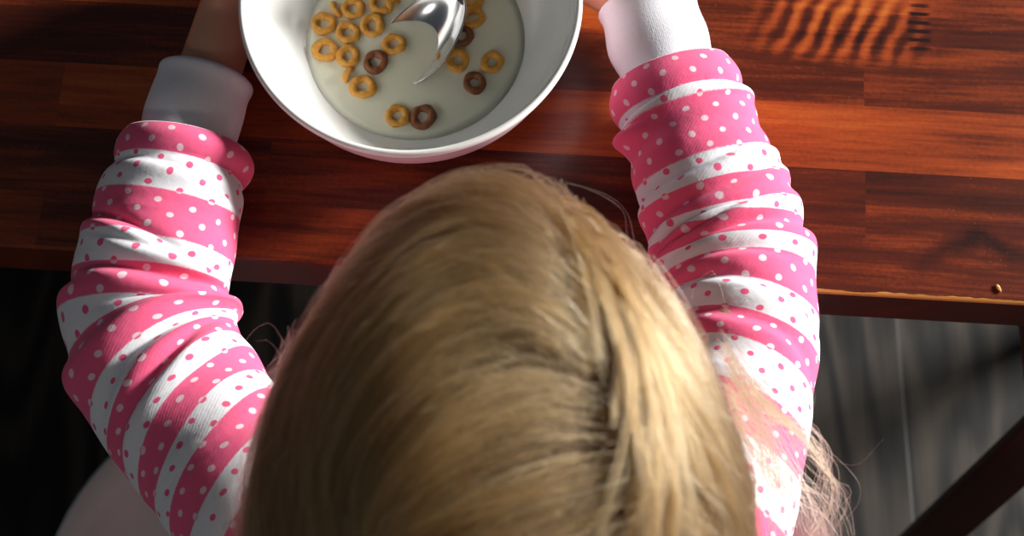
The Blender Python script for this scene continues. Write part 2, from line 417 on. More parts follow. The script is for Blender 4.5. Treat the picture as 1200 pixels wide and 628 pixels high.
# cereal rings
M_gold = mat_cereal('toasted_oat', (0.66, 0.26, 0.025), (0.84, 0.43, 0.07))
M_brown = mat_cereal('cocoa_oat', (0.16, 0.045, 0.014), (0.34, 0.11, 0.035))
def ring_mesh(seed, R=0.0047, r=0.0020):
    rs = random.Random(seed); ph = [rs.uniform(0, 6.28) for _ in range(8)]
    vs_, fs = [], []; nu, nv = 40, 18
    for i in range(nu):
        a = 2 * math.pi * i / nu
        RR = R * (1 + 0.04 * math.sin(a + ph[0]) + 0.045 * math.sin(2 * a + ph[1]) + 0.03 * math.sin(3 * a + ph[2]))
        rw = r * (1 + 0.10 * math.sin(2 * a + ph[3]) + 0.08 * math.sin(5 * a + ph[4]))
        for j in range(nv):
            b = 2 * math.pi * j / nv
            q = rw * (1 + 0.05 * math.sin(3 * b + 4 * a + ph[5]))
            x = RR + q * math.cos(b)
            vs_.append((x * math.cos(a), x * math.sin(a), 0.92 * q * math.sin(b)))
            fs.append((i * nv + j, ((i + 1) % nu) * nv + j, ((i + 1) % nu) * nv + (j + 1) % nv, i * nv + (j + 1) % nv))
    return mesh(vs_, fs)
G = 'toasted ring'
rings = [  # u, v, brown, tilt, label
 (379, 28, 0, 0, 'golden cereal ring floating farthest left, upper of the two beside the bowl wall'),
 (381, 59, 0, 0, 'golden cereal ring at the left, straight below the leftmost one'),
 (414, 10, 0, 0, 'golden cereal ring at the top edge, left of the half cut ring'),
 (446, 3, 0, 0, 'golden cereal ring cut by the top edge, just left of the spoon'),
 (408, 38, 0, 0, 'pale golden cereal ring in the middle of the left cluster'),
 (436, 30, 0, 0.15, 'golden cereal ring touching the left tip of the spoon'),
 (408, 66, 0, 0, 'thin golden cereal ring left of the dark brown one'),
 (462, 52, 0, 0.1, 'golden cereal ring floating alone in front of the spoon bowl'),
 (440, 73, 1, 0, 'dark brown cereal ring in the left cluster'),
 (410, 90, 0, 1.25, 'small golden cereal ring standing on edge in the milk'),
 (425, 102, 0, 0, 'golden cereal ring lowest of the left cluster'),
 (396, 13, 0, 1.2, 'mostly sunken cereal ring on edge between the top left rings'),
 (466, 136, 0, 0, 'golden cereal ring of the pair nearest the child'),
 (496, 137, 1, 0.1, 'brown cereal ring of the pair nearest the child'),
 (536, 71, 0, 0.1, 'golden cereal ring beside the lower right rim of the spoon'),
 (577, 73, 0, 0, 'golden cereal ring floating farthest right'),
 (556, 97, 1, 0, 'darkest brown cereal ring, at the lower right of the cluster'),
 (554, 20, 0, 0, 'golden cereal ring right of the spoon neck'),
 (541, 42, 1, 0.2, 'dark cereal ring half hidden behind the spoon'),
 (519, 72, 0, 0.9, 'sliver of cereal ring peeking out under the spoon edge'),
 (553, -4, 0, 0.2, 'cereal ring at the top edge by the spoon handle'),
 (463, 10, 0, 1.1, 'tilted cereal ring tucked under the left side of the spoon'),
]
ring_meshes = [ring_mesh(k) for k in range(6)]
for k in range(6):
    ring_meshes.append(ring_meshes[k].copy())
for k, m_ in enumerate(ring_meshes):
    m_.materials.append(M_gold if k < 6 else M_brown)
    m_.polygons.foreach_set('use_smooth', [True] * len(m_.polygons))
rs = random.Random(5)
proto = None
for i, (u, v, br_, tilt, lab) in enumerate(rings):
    me_ = ring_meshes[(i * 5) % 6 + (6 if br_ else 0)]
    if proto is None: o = proto = link('cereal_ring', me_)
    else:
        o = proto.copy(); o.data = me_; C.objects.link(o)
    z = TZ + MZ + (0.0008 if tilt < 0.6 else -0.0016)
    o.location = P(u, v, z)
    s_ = (0.98 if tilt < 0.6 else 0.8) * rs.uniform(0.95, 1.06)
    o.scale = (s_, s_, s_)
    az = rs.uniform(0, 6.28)
    o.rotation_euler = (tilt, 0.05 * rs.uniform(-1, 1), az if tilt < 0.6 else {410: 1.15, 396: 2.0}.get(u, 0.9))
    tag(o, lab, 'cereal', 'cereal rings floating in the milk')

# spoon
def spoon():
    L, W, D = 0.0300, 0.0190, 0.0088
    vs_, fs = [], []; nr, na = 22, 72
    def outline(a):
        x = L * math.cos(a); w = W * math.sin(a) * (1 - 0.16 * math.cos(a)); return x, w
    vs_.append((0, 0, -D))
    for i in range(1, nr + 1):
        t = i / nr
        for k in range(na):
            x, y = outline(2 * math.pi * k / na)
            vs_.append((x * t, y * t, -D * (1 - t ** 2.2) + 0.0012 * t ** 6 * (x / L)))
    for k in range(na):
        fs.append((0, 1 + k, 1 + (k + 1) % na))
    for i in range(nr - 1):
        for k in range(na):
            a = 1 + i * na + k; b = 1 + i * na + (k + 1) % na
            fs.append((a, a + na, b + na, b))
    me = mesh(vs_, fs); return me, L
M_steel = NT('stainless_steel').p(Metallic=1.0, Roughness=0.16); M_steel.b.inputs['Base Color'].default_value = (0.72, 0.72, 0.74, 1)
_f = M_steel.noise(M_steel.n('ShaderNodeTexCoord').outputs['Object'], 220, 3); M_steel.bump(_f, 0.04, 0.0004); M_steel = M_steel.m
sp_p = P(494, 42, TZ + MZ + 0.0056)
spn = empty('spoon', sp_p, 'shiny steel spoon resting in the milk among the cereal rings', 'spoon')
me_, SL = spoon()
sb = link('spoon_bowl', me_, M_steel, spn)
md = sb.modifiers.new('t', 'SOLIDIFY'); md.thickness = 0.0012; md.offset = -1
md = sb.modifiers.new('b', 'BEVEL'); md.width = 0.0004; md.segments = 2; md.limit_method = 'ANGLE'
# handle with a flat oval section
hp, _ = catmull([(SL - 0.004, 0, -0.0004, 0.0052, 0.0010), (SL + 0.004, 0, 0.0012, 0.0042, 0.0013), (SL + 0.014, 0, 0.0048, 0.0034, 0.0014), (SL + 0.04, 0, 0.0195, 0.0036, 0.0011), (SL + 0.08, 0, 0.0345, 0.0055, 0.0010), (SL + 0.103, 0, 0.0405, 0.0065, 0.0010), (SL + 0.112, 0, 0.0420, 0.0030, 0.0008)], 50)
vs_, fs = [], []; ns = 16
for i, q in enumerate(hp):
    for k in range(ns):
        a = 2 * math.pi * k / ns
        vs_.append((q[0], q[1] + q[3] * math.cos(a), q[2] + q[4] * math.sin(a)))
for i in range(len(hp) - 1):
    for k in range(ns): fs.append((i * ns + k, i * ns + (k + 1) % ns, (i + 1) * ns + (k + 1) % ns, (i + 1) * ns + k))
fs.append(tuple(range(ns))); fs.append(tuple((len(hp) - 1) * ns + k for k in reversed(range(ns))))
link('handle', mesh(vs_, fs), M_steel, spn)
dxy = P(547, -2, TZ + MZ) - P(450, 78, TZ + MZ)
spn.rotation_mode = 'XYZ'
spn.matrix_world = Matrix.Translation(sp_p) @ Matrix.Rotation(math.atan2(dxy.y, dxy.x), 4, 'Z') @ Matrix.Rotation(math.radians(-20), 4, 'Y') @ Matrix.Rotation(math.radians(-9), 4, 'X')

# ------------------------------------------------------------------ child's chair
def shell():
    vs_, fs = [], []; na, nr = 96, 18
    prof = [(0.0, 0.0), (0.35, 0.004), (0.65, 0.012), (0.85, 0.028), (0.95, 0.050), (1.0, 0.075)]
    pr, _ = catmull([(r, z, 0) for r, z in prof], nr)
    vs_.append((0, 0, 0))
    for i in range(1, nr):
        r, z = pr[i][0], pr[i][1]
        for k in range(na):
            a = 2 * math.pi * k / na; c, s = math.cos(a), math.sin(a)
            q = (abs(c) ** 2.4 + abs(s) ** 2.4) ** (-1 / 2.4)
            rise = max(0, -s) ** 2
            side = 0.35 * abs(c) ** 3
            zz = z * (0.25 + side + 4.6 * rise * r ** 2)
            vs_.append((0.240 * q * r * c, 0.178 * q * r * s - 0.06 * rise * max(0, r - 0.9) * 8, zz))
    for k in range(na): fs.append((0, 1 + k, 1 + (k + 1) % na))
    for i in range(nr - 2):
        for k in range(na):
            a = 1 + i * na + k; b = 1 + i * na + (k + 1) % na
            fs.append((a, a + na, b + na, b))
    return mesh(vs_, fs)
SZ = 0.50
sc_ = P(524, 748, SZ)
chair = empty('molded_chair', (sc_.x, sc_.y, 0), 'pale moulded shell chair the child sits on', 'chair')
seat = link('seat_shell', shell(), plain('white_shell', (0.66, 0.66, 0.66), 0.4), chair); seat.location = (0, 0, SZ)
md = seat.modifiers.new('t', 'SOLIDIFY'); md.thickness = 0.006; md.offset = -1
for sx in (-1, 1):
    for sy in (-1, 1):
        a = Vector((0.09 * sx, 0.08 * sy, SZ - 0.006)); b = Vector((0.20 * sx, 0.17 * sy, 0.0))
        link('leg', tube([a, a.lerp(b, .5), b], [0.013, 0.012, 0.009], 14, 8), M_leg, chair)

# ------------------------------------------------------------------ stool whose leg crosses the corner
LA, LB = P(1262, 472, 0.45), P(1000, 712, 0.0)
stool_c = Vector((LA.x + 0.13, LA.y + 0.10, 0))
stool = empty('wooden_stool', stool_c, 'dark brown wooden stool whose slanting leg crosses the lower right corner', 'stool')
def local(p): return Vector(p) - stool_c
def bar(name, a, b, w, h, par):
    a, b = Vector(a), Vector(b); d = (b - a); L = d.length
    me = box_mesh(-w / 2, w / 2, -h / 2, h / 2, 0, L, 0.003)
    o = link(name, me, M_leg, par); o.location = a
    o.rotation_mode = 'QUATERNION'; o.rotation_quaternion = d.to_track_quat('Z', 'Y'); return o
dl = LB - LA
bar('leg', local(LA), local(LB), 0.033, 0.030, stool)
for sx, sy in ((-1, 1), (1, 1), (1, -1)):
    t_ = Vector((0.11 * sx, 0.09 * sy, 0.45)); bar('leg', t_, Vector((t_.x + 0.08 * sx, t_.y + 0.08 * sy, 0)), 0.033, 0.030, stool)
link('seat', box_mesh(-0.165, 0.165, -0.14, 0.14, 0.445, 0.475, 0.008), M_leg, stool)

# ------------------------------------------------------------------ the child
child = empty('person', (0, 0, SZ), 'small blonde child in pink and white dotted pyjamas seen from above holding the bowl', 'person')
CH = Vector((0, 0, SZ))
def ch(o): o.location = -CH; return o
M_skin = mat_skin(); M_cloth = mat_cloth(); M_cuff = mat_cuff()

HC = Vector((P(595, 600, 0.961).x, P(595, 600, 0.961).y, 0.961))      # centre of the hair volume
HA = np.array([0.0822, 0.1145, 0.1040])

def capsule(a, ra, b, rb, n=20, m=7):
    a, b = Vector(a), Vector(b); d = b - a; L = d.length
    q = d.to_track_quat('Z', 'Y') if L > 1e-9 else Vector((0, 0, 1)).to_track_quat('Z', 'Y')
    prof = [(ra * math.sin(t), -ra * math.cos(t)) for t in np.linspace(0, math.pi / 2, m)] + [(rb * math.cos(t), L + rb * math.sin(t)) for t in np.linspace(0, math.pi / 2, m)]
    prof[0] = (0, prof[0][1]); prof[-1] = (0, prof[-1][1])
    me = lathe(prof, n); me.transform(Matrix.Translation(a) @ q.to_matrix().to_4x4()); return me
def ellipsoid(c_, r, rot=None):
    bm = bmesh.new(); bmesh.ops.create_icosphere(bm, subdivisions=5, radius=1)
    me = bpy.data.meshes.new('m'); bm.to_mesh(me); bm.free()
    M_ = Matrix.Translation(Vector(c_)) @ (rot.to_4x4() if rot else Matrix.Identity(4)) @ Matrix.Diagonal((*r, 1)); me.transform(M_); return me
pieces = []
def cap(a, ra, b, rb): pieces.append(capsule(a, ra, b, rb))
# head: cranium, face, nose, ears, lips, chin; tipped forward towards the bowl
HR = Matrix.Rotation(math.radians(-28), 3, 'X')      # nod
def H(x, y, z): return HC + Vector((0, -0.004, -0.010)) + HR @ Vector((x, y, z))
pieces.append(ellipsoid(H(0, 0, 0.008), (0.069, 0.083, 0.078), HR))
pieces.append(ellipsoid(H(0, 0.028, -0.040), (0.055, 0.052, 0.060), HR))
pieces.append(ellipsoid(H(0, 0.056, -0.082), (0.020, 0.019, 0.016), HR))
cap(H(0, 0.078, -0.028), 0.007, H(0, 0.087, -0.045), 0.0085)
for s in (-1, 1):
    pieces.append(ellipsoid(H(s * 0.030, 0.052, -0.052), (0.022, 0.022, 0.022), HR))
    pieces.append(ellipsoid(H(s * 0.070, -0.004, -0.030), (0.006, 0.013, 0.021), HR))
    cap(H(0, 0.078, -0.064), 0.0040, H(s * 0.013, 0.073, -0.063), 0.0025)
    cap(H(0, 0.077, -0.070), 0.0045, H(s * 0.011, 0.073, -0.068), 0.0028)
    cap(H(s * 0.015, 0.077, -0.010), 0.0045, H(s * 0.040, 0.066, -0.010), 0.0035)
cap(H(0, -0.02, -0.06), 0.034, (0, 0.045, 0.845), 0.034)
# torso, hips, legs
SHL, SHR = Vector((-0.090, 0.033, 0.820)), Vector((0.090, 0.033, 0.820))
cap((-0.06, 0.035, 0.815), 0.038, (0.06, 0.035, 0.815), 0.038)
cap((0, 0.030, 0.790), 0.062, (0, 0.000, 0.590), 0.066)
cap((-0.045, 0.030, 0.760), 0.045, (-0.045, 0.0, 0.600), 0.055); cap((0.045, 0.030, 0.760), 0.045, (0.045, 0.0, 0.600), 0.055)
for s in (-1, 1):
    hip = Vector((s * 0.055, 0.0, SZ + 0.066)); knee = Vector((s * 0.085, 0.185, SZ + 0.048)); ank = Vector((s * 0.09, 0.215, SZ - 0.14))
    cap(hip, 0.058, knee, 0.040); cap(knee, 0.038, ank, 0.024); cap(ank, 0.024, ank + Vector((s * 0.01, 0.085, -0.03)), 0.017)
# arms: path shared with the sleeves
ARM_L = [  # u, v, z, half width in pixels
 (243, 88, 0.770, 52), (232, 120, 0.770, 54), (217, 172, 0.771, 68), (204, 220, 0.772, 80), (190, 275, 0.772, 85), (176, 335, 0.772, 90),
 (172, 385, 0.772, 94), (192, 438, 0.775, 98), (228, 492, 0.782, 98), (272, 552, 0.796, 96), (318, 630, 0.812, 92), (360, 720, 0.822, 88)]
ARM_R = [
 (757, 2, 0.770, 54), (770, 45, 0.770, 56), (785, 90, 0.771, 66), (803, 140, 0.772, 76), (822, 190, 0.773, 80), (840, 240, 0.773, 86),
 (858, 300, 0.774, 90), (872, 360, 0.780, 84), (872, 425, 0.790, 82), (862, 490, 0.802, 84), (846, 570, 0.815, 88), (826, 680, 0.824, 92)]
def armpath(A):
    rows = []
    for u, v, z, w in A:
        p = P(u, v, z); rows.append((p.x, p.y, p.z, px_to_m(w, p)))
    return rows
PL, PR = armpath(ARM_L), armpath(ARM_R)
PL.append((-0.088, 0.033, 0.822, 0.037)); PR.append((0.088, 0.033, 0.822, 0.037))
def arm_bones(rows, sh):
    w, e = Vector(rows[0][:3]), Vector(rows[6][:3])
    w.z = TZ + 0.028; e.z += 0.0
    m_ = Vector(rows[3][:3]); a_ = Vector(rows[9][:3]); b_ = Vector(rows[11][:3])
    cap(w, 0.0155, m_, 0.021); cap(m_, 0.021, e, 0.0225); cap(e, 0.0225, a_, 0.025); cap(a_, 0.025, b_, 0.027); cap(b_, 0.027, sh, 0.029)
    return w
wl = arm_bones(PL, SHL); wr = arm_bones(PR, SHR)
# hands wrapped round the bowl
def on_bowl(deg, z, off):
    r = bowl_r(z) + off; a = math.radians(deg); return Vector((BC.x + r * math.cos(a), BC.y + r * math.sin(a), TZ + z))
def hand(w, sgn, a0):
    """sgn +1: fingers run counter-clockwise away from the child on the right hand; a0: bowl angle of the palm heel."""
    A = lambda d: a0 + sgn * d
    heel = on_bowl(A(0), 0.030, 0.022); mid = on_bowl(A(16), 0.033, 0.016)
    cap(w, 0.0165, heel, 0.0155)
    knuck = []
    for i, z in enumerate((0.047, 0.037, 0.027, 0.0185)):
        k0 = on_bowl(A(0 + 2 * i), z * 0.6 + 0.013, 0.020); k = on_bowl(A(27 - i), z, 0.0105)
        cap(k0, 0.0105, k, 0.0075); knuck.append(k)
        for k_ in knuck[-2:-1]: cap(k_, 0.0072, k, 0.0072)
    lens = (0.90, 1.0, 0.93, 0.76)
    for i, (k, z) in enumerate(zip(knuck, (0.047, 0.037, 0.027, 0.0185))):
        l = lens[i]; b = 27 - i
        r = 0.0064 if i < 3 else 0.0056
        q1 = on_bowl(A(b + 13 * l), z + 0.001, 0.0088); q2 = on_bowl(A(b + 22 * l), z + 0.001, r + 0.001); q3 = on_bowl(A(b + 30 * l), z, r + 0.0004)
        cap(k, r + 0.0009, q1, r + 0.0003); cap(q1, r + 0.0003, q2, r); cap(q2, r, q3, r - 0.0008)
    # thumb from the side of the palm near its base, laid on the rim
    t0 = on_bowl(A(2), 0.036, 0.017); t1 = on_bowl(A(5), 0.056, 0.012); t2 = on_bowl(A(13), 0.068, 0.004); t3 = on_bowl(A(22), 0.0725, -0.001)
    t3 = Vector((t3.x, t3.y, TZ + 0.0725))
    cap(t0, 0.012, t1, 0.0090); cap(t1, 0.0090, t2, 0.0074); cap(t2, 0.0074, t3, 0.0064)
hand(wl, -1, 172); hand(wr, 1, 20)
def join(pcs):
    bm = bmesh.new()
    for m_ in pcs: bm.from_mesh(m_)
    me = bpy.data.meshes.new('m'); bm.to_mesh(me); bm.free(); return me
def remeshed(pcs, vox, it, mat, name, parent):
    tmp = bpy.data.objects.new('tmp', join(pcs)); C.objects.link(tmp)
    r = tmp.modifiers.new('r', 'REMESH'); r.mode = 'VOXEL'; r.voxel_size = vox
    s = tmp.modifiers.new('s', 'SMOOTH'); s.iterations = it; s.factor = 0.5
    dg = bpy.context.evaluated_depsgraph_get(); dg.update()
    me = bpy.data.meshes.new_from_object(tmp.evaluated_get(dg)); me.name = name
    bpy.data.objects.remove(tmp); me.materials.clear()
    return link(name, me, mat, parent)
ch(remeshed(pieces, 0.0019, 5, M_skin, 'body', child))
for s in (-1, 1):
    ch(link('eye', ellipsoid(H(s * 0.027, 0.0735, -0.028), (0.0095, 0.0060, 0.0065), HR), plain('eye_white', (0.75, 0.75, 0.75), 0.15), child))

# pyjama trousers
pieces = []
for s in (-1, 1):
    hip = Vector((s * 0.055, -0.005, SZ + 0.078)); knee = Vector((s * 0.085, 0.185, SZ + 0.055)); ank = Vector((s * 0.09, 0.213, SZ - 0.11))
    cap(hip, 0.066, knee, 0.050); cap(knee, 0.048, ank, 0.036)
cap((-0.03, 0, 0.60), 0.070, (0.03, 0, 0.60), 0.070)
ch(remeshed(pieces, 0.004, 6, plain('pink_jersey', (0.80, 0.16, 0.33), 0.9), 'pyjama_trousers', child))

# ------------------------------------------------------------------ pyjama shirt
def cloth_tube(rows, nlen, nang, fold, phase_knots, name, mat, parent, zsq=0.80, useg=1.0, lips=None, tw=0.0):
    R, s = catmull(rows, nlen)
    n = len(R); T = np.gradient(R[:, :3], axis=0); T /= np.linalg.norm(T, axis=1)[:, None]
    for _ in range(10): T[1:-1] = (T[:-2] + T[1:-1] * 2 + T[2:]) / 4
    T /= np.linalg.norm(T, axis=1)[:, None]
    S = np.cross(T, np.array([0, 0, 1.0])); S /= np.linalg.norm(S, axis=1)[:, None]
    U = np.cross(S, T)
    th = np.linspace(0, 2 * np.pi, nang, endpoint=False)
    SS, TH = np.meshgrid(s, th, indexing='ij')
    r0 = R[:, 3][:, None] * np.ones_like(TH)
    d = fold(SS, TH, s[-1]) if fold else 0
    rad = r0 + d
    c, sn = np.cos(TH)[..., None], np.sin(TH)[..., None]
    V = R[:, None, :3] + rad[..., None] * (S[:, None] * c) + (rad * zsq)[..., None] * (U[:, None] * sn)
    # rest on the table
    tl = np.array(TMI.to_3x3()); o = np.array(TMI.translation)
    loc = V @ tl.T + o
    low = (loc[..., 1] > -0.004) & (V[..., 2] < TZ + 0.0012)
    V[..., 2] = np.where(low, TZ + 0.0012, V[..., 2])
    verts = V.reshape(-1, 3); faces = []
    for i in range(n - 1):
        for k in range(nang):
            k2 = (k + 1) % nang
            faces.append((i * nang + k, i * nang + k2, (i + 1) * nang + k2, (i + 1) * nang + k))
    me = mesh(verts, faces)
    cs = s if tw == 0 else s
    ph = np.interp(SS + tw * np.clip((SS - 0.085) / 0.05, 0, 1) * np.cos(TH - (INNER_L if tw > 0 else INNER_R)) * (1 if tw > 0 else -1), phase_knots[0], phase_knots[1]) if phase_knots else np.zeros_like(SS)
    at = me.attributes.new('phase', 'FLOAT', 'POINT'); at.data.foreach_set('value', ph.reshape(-1).astype(np.float32))
    uvl = me.uv_layers.new(name='UVMap')
    cl = SS
    Umet = TH * 0.030
    uvp = np.stack([Umet, cl], -1).reshape(-1, 2)
    li = np.zeros(len(me.loops), dtype=np.int32); me.loops.foreach_get('vertex_index', li)
    uv = uvp[li].copy()
    # seam on the last column
    fi = np.repeat(np.arange(len(me.polygons)), 4); last = (fi % nang) == nang - 1
    fix = last & ((li % nang) == 0); uv[fix, 0] = 2 * np.pi * 0.030
    uvl.data.foreach_set('uv', uv.reshape(-1).astype(np.float32))
    o_ = link(name, me, mat, parent)
    md = o_.modifiers.new('t', 'SOLIDIFY'); md.thickness = 0.0012; md.offset = -1
    return o_
def bell(x): return np.exp(-x * x)
def adiff(a, b): return (a - b + np.pi) % (2 * np.pi) - np.pi
def vnoise(S_, T_, fs, ft, seed):
    rs_ = np.random.RandomState(seed); out = np.zeros_like(S_)
    for k in range(5):
        a = rs_.uniform(0.6, 1.4) * fs; m_ = rs_.randint(1, 4) * ft; p1, p2 = rs_.uniform(0, 6.28, 2)
        out += np.sin(a * S_ + p1 + 1.2 * np.sin(m_ * T_ + p2)) * rs_.uniform(0.5, 1)
    return out / 3.2
def ridge(x, w):      # steep on one side, soft on the other
    return np.where(x > 0, np.exp(-(x / w) ** 2), np.exp(-(x / (w * 0.35)) ** 2))
INNER_L, INNER_R = np.pi, 0.0      # theta 0 is world -X, pi/2 is up
def fset(S_, T_, items):
    """each fold: s at its middle, angle it is centred on, half span, slant (m per rad), height, width"""
    d = 0
    for s0, t0, span, slant, amp, wd in items:
        a = adiff(T_, t0); sk = s0 + slant * a + 0.0012 * np.sin(3 * a + s0 * 400)
        win = np.exp(-(np.abs(a) / span) ** 3)
        x = S_ - sk
        d = d + win * (amp * np.where(x > 0, np.exp(-(x / wd) ** 2), np.exp(-(x / (wd * 0.42)) ** 2)) - 0.55 * amp * bell((x + wd * 0.75) / (wd * 0.45)))
    return d
def fold_left(S_, T_, L_):
    d = 0.0007 * vnoise(S_, T_, 210, 1, 1)
    d += 0.0035 * bell((S_ - 0.005) / 0.007) * (1 + 0.5 * np.cos(T_ - 3.0)) - 0.0024 * bell((S_ - 0.0165 - 0.002 * np.sin(2 * T_)) / 0.004)
    return d + fset(S_, T_, [(0.027, 1.9, 0.8, 0.006, 0.0022, 0.005), (0.060, 1.3, 1.3, 0.009, 0.0040, 0.007), (0.069, 1.9, 1.0, 0.005, 0.0026, 0.006),
        (0.082, 1.9, 1.4, 0.001, 0.0045, 0.008), (0.094, 2.2, 1.0, -0.002, 0.0040, 0.006), (0.103, 1.7, 1.3, -0.006, 0.0055, 0.012), (0.100, 3.1, 0.7, 0.0, 0.006, 0.007),
        (0.126, 1.9, 1.0, -0.012, 0.0038, 0.010), (0.146, 1.6, 1.0, -0.016, 0.0042, 0.011), (0.085, 0.1, 0.8, 0.002, 0.0035, 0.007), (0.108, 0.0, 0.8, 0.0, 0.0030, 0.010)])
def fold_right(S_, T_, L_):
    d = 0.0007 * vnoise(S_, T_, 200, 1, 11)
    d += 0.0030 * bell((S_ - 0.007) / 0.009) - 0.0012 * bell((S_ - 0.019) / 0.004)
    d += 0.0012 * np.sin((S_ * 260 + 2.2 * T_)) * bell((S_ - 0.042) / 0.012)
    return d + fset(S_, T_, [(0.0235, 1.0, 1.2, -0.001, 0.0046, 0.005), (0.0225, 3.1, 1.0, 0.0, 0.0034, 0.005), (0.030, 0.3, 0.5, 0.0, 0.0050, 0.005),
        (0.066, 1.2, 1.8, -0.004, 0.0036, 0.007), (0.080, 1.5, 1.6, -0.007, 0.0030, 0.007), (0.091, 1.3, 1.0, -0.005, 0.0042, 0.005), (0.098, 1.0, 1.0, -0.009, 0.0040, 0.006),
        (0.106, 1.6, 1.2, -0.004, 0.0028, 0.008), (0.121, 1.1, 1.0, 0.002, 0.0036, 0.009), (0.140, 1.4, 1.2, 0.009, 0.0030, 0.011), (0.165, 1.5, 1.0, 0.012, 0.0026, 0.012),
        (0.082, 3.1, 0.6, 0.0, 0.0022, 0.008), (0.104, 3.1, 0.6, 0.0, 0.0022, 0.009)])
def knots(lengths_mm):     # alternating pink, white lengths -> phase steps of 0.5
    s, p = [0.0], [0.0]
    for l in lengths_mm: s.append(s[-1] + l / 1000); p.append(p[-1] + 0.5)
    return s, p

# torso of the shirt
def torso():
    vs_, fs, ph, uv = [], [], [], []
    prof = [(0.570, 0.112, 0.086, -0.002), (0.62, 0.104, 0.084, 0.001), (0.68, 0.099, 0.077, 0.010), (0.74, 0.098, 0.070, 0.022), (0.785, 0.108, 0.066, 0.030), (0.815, 0.114, 0.060, 0.034),
            (0.840, 0.105, 0.054, 0.036), (0.855, 0.082, 0.048, 0.039), (0.864, 0.052, 0.042, 0.043), (0.872, 0.043, 0.040, 0.045)]
    R_, s = catmull([(z, 0, 0, a, b, y) for z, a, b, y in prof], 90)
    na = 140
    for i, q in enumerate(R_):
        for k in range(na):
            a = 2 * math.pi * k / na
            f = 1 + 0.02 * math.sin(5 * a + q[0] * 60) + 0.012 * math.sin(9 * a - q[0] * 90)
            cx, sx = math.cos(a), math.sin(a)
            e = 2.3; m_ = (abs(cx) ** e + abs(sx) ** e) ** (-1 / e)
            vs_.append((q[3] * f * cx * m_, q[5] + q[4] * f * sx * m_, q[0])); ph.append(s[i] / 0.05)
            uv.append((a * 0.09, s[i]))
    n = len(R_)
    for i in range(n - 1):
        for k in range(na): fs.append((i * na + k, i * na + (k + 1) % na, (i + 1) * na + (k + 1) % na, (i + 1) * na + k))
    me = mesh(vs_, fs); at = me.attributes.new('phase', 'FLOAT', 'POINT'); at.data.foreach_set('value', ph)
    ul = me.uv_layers.new(name='UVMap')
    for p_ in me.polygons:
        for li in p_.loop_indices:
            vi = me.loops[li].vertex_index; q = uv[vi]
            ul.data[li].uv = (q[0] + (2 * math.pi * 0.09 if (p_.index % na == na - 1 and vi % na == 0) else 0), q[1])
    return me
shirt = ch(link('pyjama_shirt', torso(), M_cloth, child))
md = shirt.modifiers.new('t', 'SOLIDIFY'); md.thickness = 0.0015; md.offset = 1
KL = knots([15, 19, 24, 14, 16, 8, 20, 12, 18, 12, 18, 14, 20, 18, 25, 25])
KR = knots([18, 7, 31, 14, 14, 7, 15, 8, 18, 20, 20, 24, 25, 25, 25, 25, 25])
sl_l = cloth_tube(PL[2:], 520, 260, fold_left, KL, 'sleeve', M_cloth, shirt, tw=0.016)
sl_r = cloth_tube(PR[2:], 520, 260, fold_right, KR, 'sleeve', M_cloth, shirt, tw=-0.008)

def cuff_rows(rows, k=1.0):
    r = [list(q) for q in rows[:3]]
    r[2][3] *= 0.80
    return r
def fold_cuff(S_, T_, L_):
    return 0.0008 * vnoise(S_, T_, 200, 1, 21) + 0.0011 * bell((S_ - 0.002) / 0.004) - 0.0022 * bell(S_ / 0.0011)
for A, nm in ((PL, 'l'), (PR, 'r')):
    o = cloth_tube(cuff_rows(A), 120, 160, fold_cuff, None, 'cuff', M_cuff, shirt)

# ------------------------------------------------------------------ hair
C0 = np.array([0, 0, CAM_Z]); HCn = np.array(HC)
def hit(u, v, grow=0.0):
    d = np.array(ray(u, v)); A = HA + grow
    o = (C0 - HCn) / A; dd = d / A
    a = dd @ dd; b = o @ dd; c = o @ o - 1; disc = b * b - a * c
    if disc < 0: return None
    return C0 + d * ((-b - math.sqrt(disc)) / a)
guides = [
 (742, 470, -.5, -.85), (735, 420, -.6, -.8), (700, 370, -.75, -.65), (720, 320, -.6, -.8), (640, 320, -.85, -.5), (600, 260, -.9, -.3), (640, 235, -.9, -.4), (700, 270, -.75, -.65), (560, 222, -1, 0.1),
 (480, 250, -.9, .45), (540, 280, -.95, .25), (420, 300, -.75, .6), (365, 380, -.5, .85), (330, 480, -.2, 1), (320, 580, 0.0, 1), (500, 330, -.85, .5), (430, 400, -.5, .85), (380, 470, -.1, 1), (400, 560, .25, 1), (350, 610, .2, 1), (430, 620, .35, .95),
 (600, 350, -.95, .2), (540, 370, -.8, .55), (500, 430, -.6, .8), (470, 520, -.45, .9), (500, 590, -.6, .8), (640, 430, -.9, .35), (580, 460, -.8, .6), (570, 540, -.85, .5), (640, 520, -.95, .25), (560, 610, -.85, .5), (640, 600, -.9, .35),
 (690, 470, -.95, -.1), (710, 530, -1, .1), (710, 600, -.95, .3), (745, 560, -.9, .2), (750, 620, -.8, .4),
 (765, 360, .35, .93), (790, 400, .45, .89), (745, 300, .5, .86), (800, 440, .6, .8), (830, 440, .45, .89), (795, 490, .8, .6), (840, 500, .5, .87), (800, 550, .75, .66), (845, 560, .45, .9), (800, 610, .7, .7), (850, 610, .3, .95)]
gp, gd = [], []
for u, v, du, dv in guides:
    n_ = math.hypot(du, dv); du, dv = du / n_, dv / n_
    a, b = hit(u, v), hit(u + du * 6, v + dv * 6)
    if a is None: continue
    if b is None: b = hit(u, v); a = hit(u - du * 6, v - dv * 6)
    if a is None or b is None: continue
    t = (b - a); gp.append(a); gd.append(t / np.linalg.norm(t))
gp, gd = np.array(gp), np.array(gd)
